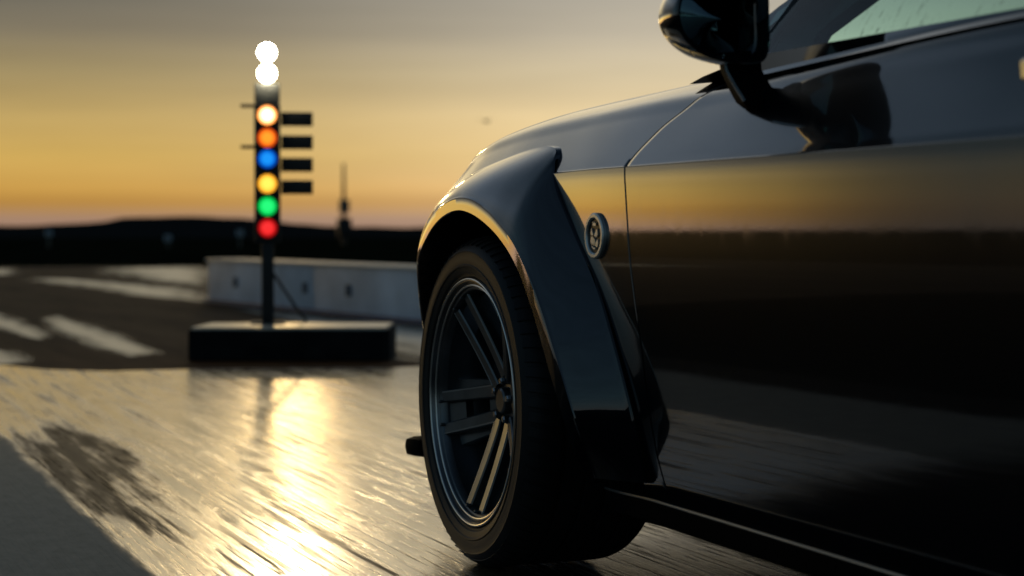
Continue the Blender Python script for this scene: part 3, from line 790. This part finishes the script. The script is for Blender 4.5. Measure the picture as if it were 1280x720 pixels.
bootp = [side_pt(y, 12) for y in frange(-3.6, -2.1, .1)]
bt = end_cols(TAIL, 30, [12.]); bootp = [c[0] for c in bt[::-1] if c[0][0] < XC - .03] + bootp[1:]
bootp = [p for p in bootp if p[1] < -3.38]
v, f = grid(top_sheet(bootp, .009)); part(MB().add(v, f), 'boot_lid', M['paint'])
# window divider bar and mirror sail
dv = MB().beam([(.185, -.965, 1.03), (.213, -.985, 1.085), (.255, -1.005, 1.150)], [.022, .020, .018], .014, (1, 0, .3), bev=.003)
part(dv, 'window_divider', M['trim']); part(flip(dv), 'window_divider', M['trim'])
# dark trim of the pillar inside the cabin, dashboard, seats, steering wheel
tr = MB().add([(.235, -.86, 1.01), (.245, -1.03, 1.02), (.25, -1.042, 1.058), (.252, -1.062, 1.077), (.256, -1.10, 1.096), (.264, -1.165, 1.120), (.30, -1.25, 1.165), (.42, -1.48, 1.26), (.42, -1.30, 1.30), (.34, -1.10, 1.21), (.275, -.93, 1.13), (.25, -.86, 1.08)], [(0, 1, 2, 3, 4, 5, 6, 7, 8)])
tr2 = MB(); k = len(tr.v); tr2.v = tr.v + [(x + .04, y + .02, z) for x, y, z in tr.v]
tr2.f = [tuple(range(k)), tuple(range(k, 2 * k))[::-1]] + [(i, (i + 1) % k, k + (i + 1) % k, k + i) for i in range(k)]
part(tr2, 'inner_pillar_trim', M['interior'], smooth=False); part(flip(tr2), 'inner_pillar_trim', M['interior'], smooth=False)
part(MB().box((XC, -.95, .90), (1.45, .42, .24), bev=.05), 'dashboard', M['interior'])
for sx in (.58, 1.42):
    se = MB().box((sx, -1.95, .45), (.5, .5, .2), bev=.06).box((sx, -2.22, .73), (.48, .16, .60), Matrix.Rotation(R(12), 3, 'X'), bev=.06).box((sx, -2.30, 1.10), (.24, .1, .16), bev=.04)
    part(se, 'seat', M['seat'])
a_ = MB(); ring = [(.58 + .18 * math.cos(R(t)), -1.42 + .06 * math.sin(R(t)), .86 + .17 * math.sin(R(t))) for t in range(0, 361, 12)]
a_.tube(ring, .014, 8, cap=False); a_.tube([(.42, -1.42, .86), (.74, -1.42, .86)], .014); a_.tube([(.58, -1.42, .86), (.58, -1.15, .86)], .03); part(a_, 'steering_wheel', M['seat'])
part(MB().box((XC, -1.6, .28), (1.6, 2.2, .04)), 'cabin_floor', M['interior'])
part(MB().box((XC, -.78, .62), (1.5, .04, .66)), 'bulkhead', M['dark'])

# door mirror --------------------------------------------------------------
mroot = empty('door_mirror', parent=car); mroot.location = Vector((-.01, -1.2, 1.06)) - WP(car)
def mirror(sgn):
    # housing shell: outline in XZ (as seen from behind), swept forward with shrink
    ol = [(.080, 1.075), (.081, 1.025), (.070, .998), (.040, .990), (-.005, .9935), (-.045, 1.003), (-.078, 1.020), (-.100, 1.042), (-.110, 1.066), (-.106, 1.092), (-.092, 1.113), (-.06, 1.128), (0., 1.137), (.05, 1.136), (.076, 1.118)]
    ol = [(.081 - (.081 - x) * .93, z + .014) for x, z in ol]
    n = 72; ring = []
    P = ol + ol[:1]
    def pt(t):
        m_ = len(ol); i = int(t) % m_; u = t - int(t)
        p0, p1, p2, p3 = ol[(i - 1) % m_], ol[i], ol[(i + 1) % m_], ol[(i + 2) % m_]
        return [.5 * (2*b + (c-a)*u + (2*a-5*b+4*c-d)*u*u + (-a+3*b-3*c+d)*u**3) for a, b, c, d in zip(p0, p1, p2, p3)]
    base = [pt(k / n * len(ol)) for k in range(n)]
    cx, cz = -.006, 1.078
    return base, cx, cz
base, cx, cz = mirror(1)
rows = []
for sc_, y in [(.80, -1.190), (.86, -1.196), (.90, -1.206), (.945, -1.216), (.985, -1.214), (1.0, -1.205), (1.0, -1.19), (.985, -1.17), (.93, -1.14), (.82, -1.118), (.62, -1.100), (.35, -1.092), (.02, -1.090)]:
    rows.append([(cx + (x - cx) * sc_, y + .02 * (x - cx), cz + (z - cz) * sc_) for x, z in base])
v, f = grid(rows, True); part(MB().add(v, f), 'housing', M['gloss'], mroot, sharp=50)
gr_ = []
for sc_ in (.02, .3, .6, .84):
    gr_.append([(cx + (x - cx) * sc_, -1.163 - .003 * (1 - sc_ ** 2) + .46 * (x - cx), cz + (z - cz) * sc_) for x, z in base])
v, f = grid(gr_, True); part(MB().add(v, f), 'mirror_glass', M['mirror'], mroot)
# arm: from under the housing down to the door skin
arm = MB()
rows = []
for (xa, xb, y0, y1, z) in [(.008, .078, -1.185, -1.135, 1.026), (.015, .080, -1.185, -1.135, .995), (.032, .098, -1.185, -1.13, .968), (.050, .122, -1.185, -1.125, .944), (.062, .150, -1.18, -1.13, .934)]:
    rows.append([(xa, y0, z), (xa - .002, y0 + .004, z), (xa + .014, y1, z + .004), (xb, y1, z + .01), (xb, y0, z + .005), ((xa + xb) / 2, y0 - .008, z)])
v, f = grid(rows, True); arm.add(v, f + [tuple(range(6)), tuple(range(len(v) - 6, len(v)))])
part(arm, 'mirror_arm', M['dark'], mroot, sharp=30)
part(MB().beam([(.006, -1.186, 1.022), (.012, -1.187, .996), (.029, -1.187, .970), (.046, -1.187, .947)], .0045, .0045, (0, 1, 0)), 'arm_rim_light', M['steel'], mroot)  # added bright strip standing for the rim light on the arm
for ob_ in mroot.children: ob_.location += Vector((.040, .080, .008))
# right side mirror, simple
m2 = empty('door_mirror', parent=car); m2.location = Vector((2.01, -1.2, 1.06)) - WP(car)
rr_ = []
for sc_, y in [(.02, -1.19), (.86, -1.196), (.985, -1.214), (1.0, -1.185), (.93, -1.115), (.62, -1.055), (.02, -1.042)]:
    rr_.append([(2 * XC - (cx + (x - cx) * sc_), y, cz + (z - cz) * sc_) for x, z in base])
v, f = grid(rr_, True); part(MB().add(v, f), 'housing', M['gloss'], m2); part(flip(arm), 'mirror_arm', M['gloss'], m2)

# door handle ---------------------------------------------------------------
hx = side_pt(-1.9, 8.6)[0]
hnd = MB().beam([(hx + .012, -1.835, .940), (hx - .022, -1.855, .947), (hx - .030, -1.91, .950), (hx - .030, -1.98, .950), (hx - .02, -2.03, .947), (hx + .012, -2.05, .940)], .030, .014, (1, 0, 0), bev=.004)
part(hnd, 'handle', M['paint'], door_left)

# badge -----------------------------------------------------------------------
bc = Vector((.0505, -.580, .7285))
bdg = empty('wing_badge', parent=fen_o); bdg.location = bc - WP(fen_o)
ringp = [(.0335, .001), (.0335, -.006), (.036, -.0085), (.0415, -.0085), (.0445, -.006), (.0445, .001)]
part(MB().lathe(ringp, 'X', tuple(bc), 64), 'badge_ring', M['badge'], bdg)
part(MB().lathe([(.0002, -.003), (.034, -.003), (.034, .001)], 'X', tuple(bc), 48), 'badge_field', M['badgeblk'], bdg)
em = MB()
def plate(pts):  # pts in (forward, up) mm around the badge centre; photo left = forward
    n = len(pts); v = [(bc.x - .0032, bc.y + a / 1000, bc.z + z / 1000) for a, z in pts] + [(bc.x - .0062, bc.y + a / 1000, bc.z + z / 1000) for a, z in pts]
    em.add(v, [tuple(range(n)), tuple(range(n, 2 * n))] + [(i, (i + 1) % n, n + (i + 1) % n, n + i) for i in range(n)])
plate([(14, 15), (8, 8), (5, 2), (14, 1), (17, 6)])
plate([(-12, 14), (-4, 7), (0, 1), (-9, -3), (-16, 2), (-15, 9)])
plate([(15, -2), (6, -1), (2, -6), (3, -14), (10, -18), (17, -12)])
plate([(-16, -6), (-19, -14), (-14, -22), (-6, -20), (-7, -12)])
plate([(1, -4), (-3, -6), (-3, -18), (2, -20)])
plate([(14, -20), (8, -24), (0, -26), (-6, -25), (-5, -22), (2, -22.5), (10, -19.5)])
plate([(9, 28), (4, 24), (0, 28), (-5, 23), (-9, 26), (-6, 19), (7, 20)])
part(em, 'badge_emblem', M['badge'], bdg, smooth=False)

# wheels ------------------------------------------------------------------------
def make_wheel(c, sgn=1):
    """c = outer face centre; sgn=1 left side (outer face towards -X)"""
    w = empty('wheel', parent=car); w.location = Vector(c) - WP(car)
    def P(mb, name, m, par=w, **kw):
        mb2 = MB(); mb2.v = [(c[0] + sgn * x, c[1] + y, c[2] + z) for x, y, z in mb.v]; mb2.f = mb.f
        return part(mb2, name, m, par, **kw)
    # tyre
    Rt = .363
    side = [(.268, .014), (.273, .004), (.279, -.003), (.283, -.0035), (.285, -.007), (.292, -.010), (.298, -.0115), (.300, -.0140), (.303, -.0145), (.305, -.0125), (.318, -.0135), (.330, -.0115), (.3335, -.0125), (.3365, -.0105), (.345, -.003), (.352, .006), (.356, .014), (.3595, .024), (Rt - .001, .038)]
    tread = []
    for g0 in (.075, .128, .181, .234):
        tread += [(Rt, g0 - .007), (Rt - .001, g0 - .0065), (Rt - .008, g0 - .005), (Rt - .008, g0 + .005), (Rt - .001, g0 + .0065), (Rt, g0 + .007)]
    other = [(r, .31 - x) for r, x in side[::-1]]
    ty = MB().lathe(side + tread + other, 'X', (0, 0, 0), 144); tyre = P(ty, 'tyre', M['rubber'], sharp=30)
    # shoulder sipes / blocks: raised ribs on the shoulder of the tyre
    sb = MB()
    for k in range(72):
        a = 2 * math.pi * k / 72
        pts = []
        for r, x in [(.3465, -.0018), (.3525, .0068), (.3565, .0145), (.3603, .0245), (.3635, .040), (.3637, .064)]:
            pts.append((x - .0006, (r + .0008) * math.cos(a + (x) * .6), (r + .0008) * math.sin(a + x * .6)))
        sb.beam(pts, .022, .0028, (0, math.cos(a), math.sin(a)), bev=.0008)
    P(sb, 'tread_blocks', M['rubber'], tyre, sharp=30)
    lip = [(.268, .016), (.2745, .006), (.2745, .000), (.2715, -.0035), (.2675, -.0035), (.2655, .001), (.2640, .0065), (.2615, .0085), (.2590, .0060), (.2565, .0065), (.2545, .012), (.2515, .0135), (.2490, .0125), (.2470, .017), (.2450, .030)]
    lp = P(MB().lathe(lip, 'X', (0, 0, 0), 144), 'rim_lip', M['rim'], sharp=24)
    for rr2, xx2, th in ((.2716, -.0036, .0026), (.2578, .0052, .0026)):
        P(MB().lathe([(rr2 + th * math.cos(R(q_)), xx2 + th * math.sin(R(q_))) for q_ in range(0, 361, 45)], 'X', (0, 0, 0), 144), 'polished_ring', M['rimlip'], lp)
    P(MB().lathe([(.2450, .029), (.243, .05), (.236, .07), (.226, .10), (.222, .20), (.226, .26), (.262, .29)], 'X', (0, 0, 0), 96), 'rim_barrel', M['barrel'])
    # spokes
    sp = MB()
    def wp(r, a, x, off=0.):  # tangential offset off
        return (x, r * math.cos(a) - off * math.sin(a), r * math.sin(a) + off * math.cos(a))
    def xr(r): return .080 - .062 * ((r - .05) / .195) ** 1.15   # dish of the spokes
    for k in range(5):
        a = R(-11 + 72 * k)
        for s_ in (-1, 1):
            pts = []; ww = []; hh = []
            for j in range(13):
                u = j / 12; r = .052 + .196 * u
                off = s_ * (.029 + .009 * u)
                pts.append(wp(r, a, xr(r) + .019, off)); ww.append(.032 - .005 * u); hh.append(.050 - .010 * u)
            sp.beam(pts, ww, hh, (-1, 0, 0), bev=.0032)
            pts = []; ww = []
            for j in range(9):
                u = j / 8; r = .075 + .168 * u
                pts.append(wp(r, a, xr(r) + .056, s_ * (.046 + .014 * u))); ww.append(.020 + .022 * u)
            sp.beam(pts, ww, .050, (-1, 0, 0), bev=.003)
        # recessed web between the arms, with a slot left open
        for (ra, rb_) in ((.055, .105), (.190, .246)):
            pts = [wp(ra + (rb_ - ra) * j / 6, a, xr(ra + (rb_ - ra) * j / 6) + .026) for j in range(7)]
            ww = [2 * (.029 + .009 * ((ra + (rb_ - ra) * j / 6 - .052) / .196)) - .010 for j in range(7)]
            sp.beam(pts, ww, .022, (-1, 0, 0), bev=.002)
        # cross rib
        pts = [wp(.150, a, xr(.15) + .022, -.030), wp(.150, a, xr(.15) + .022, .030)]
        if k in (4,): sp.beam(pts, .012, .010, (-1, 0, 0), bev=.002)
        # small bolts where the spoke meets the rim
        for s_ in (-.9, .9):
            q = wp(.243, a, .010, s_ * .03)
            sp.lathe([(.0005, q[0] - .004), (.003, q[0] - .003), (.0038, q[0]), (.0038, q[0] + .008)], 'X', (0, q[1], q[2]), 10)
    spk = P(sp, 'spokes', M['rim'], sharp=28)
    me_ = MB()
    for k in range(5):
        a = R(-11 + 72 * k)
        for s_ in (-1, 1):
            pts = []
            for j in range(13):
                u = j / 12; r = .056 + .188 * u
                pts.append(wp(r, a, xr(r) - .0060 + .0048 * u, s_ * (.029 + .009 * u + .0122 - .0020 * u)))
            me_.beam(pts, .0042, .0028, (-1, 0, 0), bev=.0008)
    P(me_, 'milled_edge', M['milled'], spk, sharp=28)
    hub = MB().lathe([(.0005, .066), (.024, .066), (.028, .069), (.030, .078), (.0305, .086), (.052, .086), (.060, .090), (.066, .100), (.072, .125), (.074, .15)], 'X', (0, 0, 0), 64)
    P(hub, 'hub', M['rim'], sharp=30)
    for k in range(5):
        a = R(25 + 72 * k); q = (.045 * math.cos(a), .045 * math.sin(a))
        P(MB().lathe([(.0005, .064), (.0065, .064), (.0085, .067), (.0095, .088)], 'X', (0, q[0], q[1]), 6), 'lug_nut', M['steel'], smooth=False)
    disc = MB().lathe([(.07, .135), (.10, .150), (.182, .150), (.184, .152), (.184, .178), (.07, .180)], 'X', (0, 0, 0), 72)
    P(disc, 'brake_disc', M['disc'])
    cal = MB()
    rws = []
    for j in range(13):
        a = R(150 + 5 * j) if sgn else 0
        rws.append([(.128, .125 * math.cos(a), .125 * math.sin(a)), (.118, .15 * math.cos(a), .15 * math.sin(a)), (.118, .19 * math.cos(a), .19 * math.sin(a)), (.130, .205 * math.cos(a), .205 * math.sin(a)), (.20, .205 * math.cos(a), .205 * math.sin(a)), (.20, .125 * math.cos(a), .125 * math.sin(a))])
    v, f = grid(rws, True); cal.add(v, f + [tuple(range(6)), tuple(range(len(v) - 6, len(v)))])
    P(cal, 'brake_caliper', M['caliper'])
    return w
make_wheel((0.004, 0, .3605)); make_wheel((.06, -2.95, .3605)); make_wheel((2 * XC - .004, 0, .3605), -1); make_wheel((2 * XC - .06, -2.95, .3605), -1)

# ================================================================== LIGHT AND SKY
SUN_AZ, SUN_EL = 14.25, 7.8
w = bpy.data.worlds.new('World'); sc.world = w; w.use_nodes = True
nt = w.node_tree; N = nt.nodes; L = nt.links; bg = N['Background']
tc = N.new('ShaderNodeTexCoord'); sep = N.new('ShaderNodeSeparateXYZ'); L.new(tc.outputs['Generated'], sep.inputs[0])
def mth(op, a, b_=None, clamp=False):
    k = N.new('ShaderNodeMath'); k.operation = op; k.use_clamp = clamp
    for i, q_ in enumerate((a, b_)):
        if q_ is None: continue
        if isinstance(q_, (int, float)): k.inputs[i].default_value = q_
        else: L.new(q_, k.inputs[i])
    return k.outputs[0]
el = mth('POWER', mth('MAXIMUM', sep.outputs['Z'], 0.), .5)
def ramp(stops):
    r = N.new('ShaderNodeValToRGB'); r.color_ramp.interpolation = 'B_SPLINE' if False else 'LINEAR'
    es = r.color_ramp.elements
    while len(es) > 1: es.remove(es[0])
    first = True
    for deg, c in stops:
        p = math.sqrt(math.sin(R(deg)))
        if first: es[0].position = p; es[0].color = (*c, 1); first = False
        else:
            e_ = es.new(p); e_.color = (*c, 1)
    L.new(el, r.inputs['Fac']); return r.outputs['Color']
warm = ramp([(0, (.30, .185, .135)), (.4, (.36, .22, .15)), (.62, (.42, .235, .10)), (.9, (.46, .235, .05)), (1.3, (.56, .31, .065)), (2.3, (.58, .37, .092)), (3.4, (.50, .345, .115)), (4.8, (.33, .255, .12)), (6, (.185, .16, .11)), (7.2, (.11, .108, .092)), (9, (.12, .12, .105)), (13, (.14, .15, .155)), (19, (.28, .32, .35)), (25, (.21, .28, .37)), (33, (.055, .09, .13)), (48, (.012, .024, .04)), (90, (.008, .016, .03))])
cool = ramp([(0, (.13, .12, .12)), (1.2, (.14, .15, .15)), (4, (.12, .165, .18)), (12, (.07, .13, .165)), (30, (.04, .075, .115)), (90, (.02, .035, .06))])
hv = mth('SQRT', mth('ADD', mth('MULTIPLY', sep.outputs['X'], sep.outputs['X']), mth('MULTIPLY', sep.outputs['Y'], sep.outputs['Y'])))
WA = R(14)
dot = mth('DIVIDE', mth('ADD', mth('MULTIPLY', sep.outputs['X'], math.sin(WA)), mth('MULTIPLY', sep.outputs['Y'], math.cos(WA))), mth('MAXIMUM', hv, .001))
mr = N.new('ShaderNodeMapRange'); mr.interpolation_type = 'SMOOTHSTEP'
mr.inputs['From Min'].default_value = math.cos(R(54)); mr.inputs['From Max'].default_value = math.cos(R(38)); L.new(dot, mr.inputs['Value'])
# a second bright stretch of sky further left along the horizon, out of the frame but mirrored in the door
WB = R(-14)
dot2 = mth('DIVIDE', mth('ADD', mth('MULTIPLY', sep.outputs['X'], math.sin(WB)), mth('MULTIPLY', sep.outputs['Y'], math.cos(WB))), mth('MAXIMUM', hv, .001))
mr2 = N.new('ShaderNodeMapRange'); mr2.interpolation_type = 'SMOOTHSTEP'; mr2.inputs['From Min'].default_value = math.cos(R(20)); mr2.inputs['From Max'].default_value = math.cos(R(9)); L.new(dot2, mr2.inputs['Value'])
lowsky = N.new('ShaderNodeMapRange'); lowsky.inputs['From Min'].default_value = .085; lowsky.inputs['From Max'].default_value = .16; lowsky.inputs['To Min'].default_value = 1; lowsky.inputs['To Max'].default_value = 0; L.new(sep.outputs['Z'], lowsky.inputs['Value'])
wsc = N.new('ShaderNodeVectorMath'); wsc.operation = 'SCALE'; L.new(warm, wsc.inputs[0]); L.new(mth('ADD', 1., mth('MULTIPLY', mth('MULTIPLY', mr2.outputs['Result'], lowsky.outputs['Result']), 3.1)), wsc.inputs['Scale']); warm = wsc.outputs[0]
mx = N.new('ShaderNodeMix'); mx.data_type = 'RGBA'; L.new(mr.outputs['Result'], mx.inputs['Factor']); L.new(cool, mx.inputs['A']); L.new(warm, mx.inputs['B'])
sky = N.new('ShaderNodeTexSky'); sky.sky_type = 'NISHITA'; sky.sun_disc = False
sky.sun_elevation = R(SUN_EL); sky.sun_rotation = R(SUN_AZ); sky.dust_density = 2
sc2 = N.new('ShaderNodeMix'); sc2.data_type = 'RGBA'; sc2.blend_type = 'ADD'; sc2.inputs['Factor'].default_value = .0004
L.new(mx.outputs['Result'], sc2.inputs['A']); L.new(sky.outputs['Color'], sc2.inputs['B'])
# the brighter part of the sunset sky, round the place where the sun went down
GA, GE = R(27), R(4.6)
vd = N.new('ShaderNodeVectorMath'); vd.operation = 'DOT_PRODUCT'; L.new(tc.outputs['Generated'], vd.inputs[0])
vd.inputs[1].default_value = (math.sin(GA) * math.cos(GE), math.cos(GA) * math.cos(GE), math.sin(GE))
glow = mth('POWER', mth('MAXIMUM', vd.outputs['Value'], 0.), 55.)
abovehor = N.new('ShaderNodeMapRange'); abovehor.inputs['From Min'].default_value = -.004; abovehor.inputs['From Max'].default_value = .03; L.new(sep.outputs['Z'], abovehor.inputs['Value'])
glow = mth('MULTIPLY', glow, abovehor.outputs['Result'])
gm = N.new('ShaderNodeMix'); gm.data_type = 'RGBA'; gm.blend_type = 'ADD'; gm.inputs['B'].default_value = (.34, .305, .25, 1)
L.new(glow, gm.inputs['Factor']); L.new(sc2.outputs['Result'], gm.inputs['A'])
# added warm glow above the frame, unseen, that brightens the wet ground
vd2 = N.new('ShaderNodeVectorMath'); vd2.operation = 'DOT_PRODUCT'; L.new(tc.outputs['Generated'], vd2.inputs[0])
HA, HE = R(13), R(11)
vd2.inputs[1].default_value = (math.sin(HA) * math.cos(HE), math.cos(HA) * math.cos(HE), math.sin(HE))
ground_glow = mth('POWER', mth('MAXIMUM', vd2.outputs['Value'], 0.), 34.)
hi = N.new('ShaderNodeMapRange'); hi.interpolation_type = 'SMOOTHSTEP'; hi.inputs['From Min'].default_value = .124; hi.inputs['From Max'].default_value = .165; L.new(sep.outputs['Z'], hi.inputs['Value'])
gm2 = N.new('ShaderNodeMix'); gm2.data_type = 'RGBA'; gm2.blend_type = 'ADD'; gm2.inputs['B'].default_value = (.80, .62, .32, 1)
L.new(mth('MULTIPLY', ground_glow, hi.outputs['Result']), gm2.inputs['Factor']); L.new(gm.outputs['Result'], gm2.inputs['A']); gm = gm2
# thin uneven cloud veil
mpv = N.new('ShaderNodeMapping'); mpv.inputs['Scale'].default_value = (2.0, 2.0, 22); L.new(tc.outputs['Generated'], mpv.inputs['Vector'])
nn = N.new('ShaderNodeTexNoise'); nn.inputs['Scale'].default_value = 1.6; nn.inputs['Detail'].default_value = 5; L.new(mpv.outputs['Vector'], nn.inputs['Vector'])
mrv = N.new('ShaderNodeMapRange'); mrv.inputs['To Min'].default_value = .90; mrv.inputs['To Max'].default_value = 1.10; mrv.inputs['From Min'].default_value = .3; mrv.inputs['From Max'].default_value = .7
L.new(nn.outputs['Fac'], mrv.inputs['Value'])
vm = N.new('ShaderNodeVectorMath'); vm.operation = 'SCALE'; L.new(gm.outputs['Result'], vm.inputs[0]); L.new(mrv.outputs['Result'], vm.inputs['Scale'])
L.new(vm.outputs[0], bg.inputs['Color']); bg.inputs['Strength'].default_value = 1.0

sun = bpy.data.lights.new('sun', 'SUN'); sun.energy = .022; sun.angle = R(.9); sun.color = (1, .66, .27)
so = bpy.data.objects.new('sun', sun); COL.objects.link(so)
dirv = Vector((math.sin(R(SUN_AZ)) * math.cos(R(SUN_EL)), math.cos(R(SUN_AZ)) * math.cos(R(SUN_EL)), math.sin(R(SUN_EL))))
so.rotation_euler = dirv.to_track_quat('Z', 'Y').to_euler(); so.location = (5, 20, 8)

# ================================================================== CAMERA
cam = bpy.data.cameras.new('camera'); co = bpy.data.objects.new('camera', cam); COL.objects.link(co); sc.camera = co
co.location = (-1.413, -3.90, .736)
pit = math.atan(70 / 2350)
co.rotation_euler = (math.pi / 2 - pit, 0, -R(21.2))
cam.sensor_width = 36; cam.lens = 2350 / 1280 * 36; cam.clip_end = 3000; cam.clip_start = .05
cam.dof.use_dof = True; cam.dof.focus_distance = 3.95; cam.dof.aperture_fstop = 3.3
sc.view_settings.view_transform = 'Standard'; sc.view_settings.look = 'None'; sc.view_settings.exposure = 0; sc.view_settings.gamma = 1
sc.render.engine = 'CYCLES'; sc.cycles.use_denoising = True
sc.cycles.max_bounces = 8; sc.cycles.transparent_max_bounces = 12; sc.cycles.sample_clamp_indirect = 6
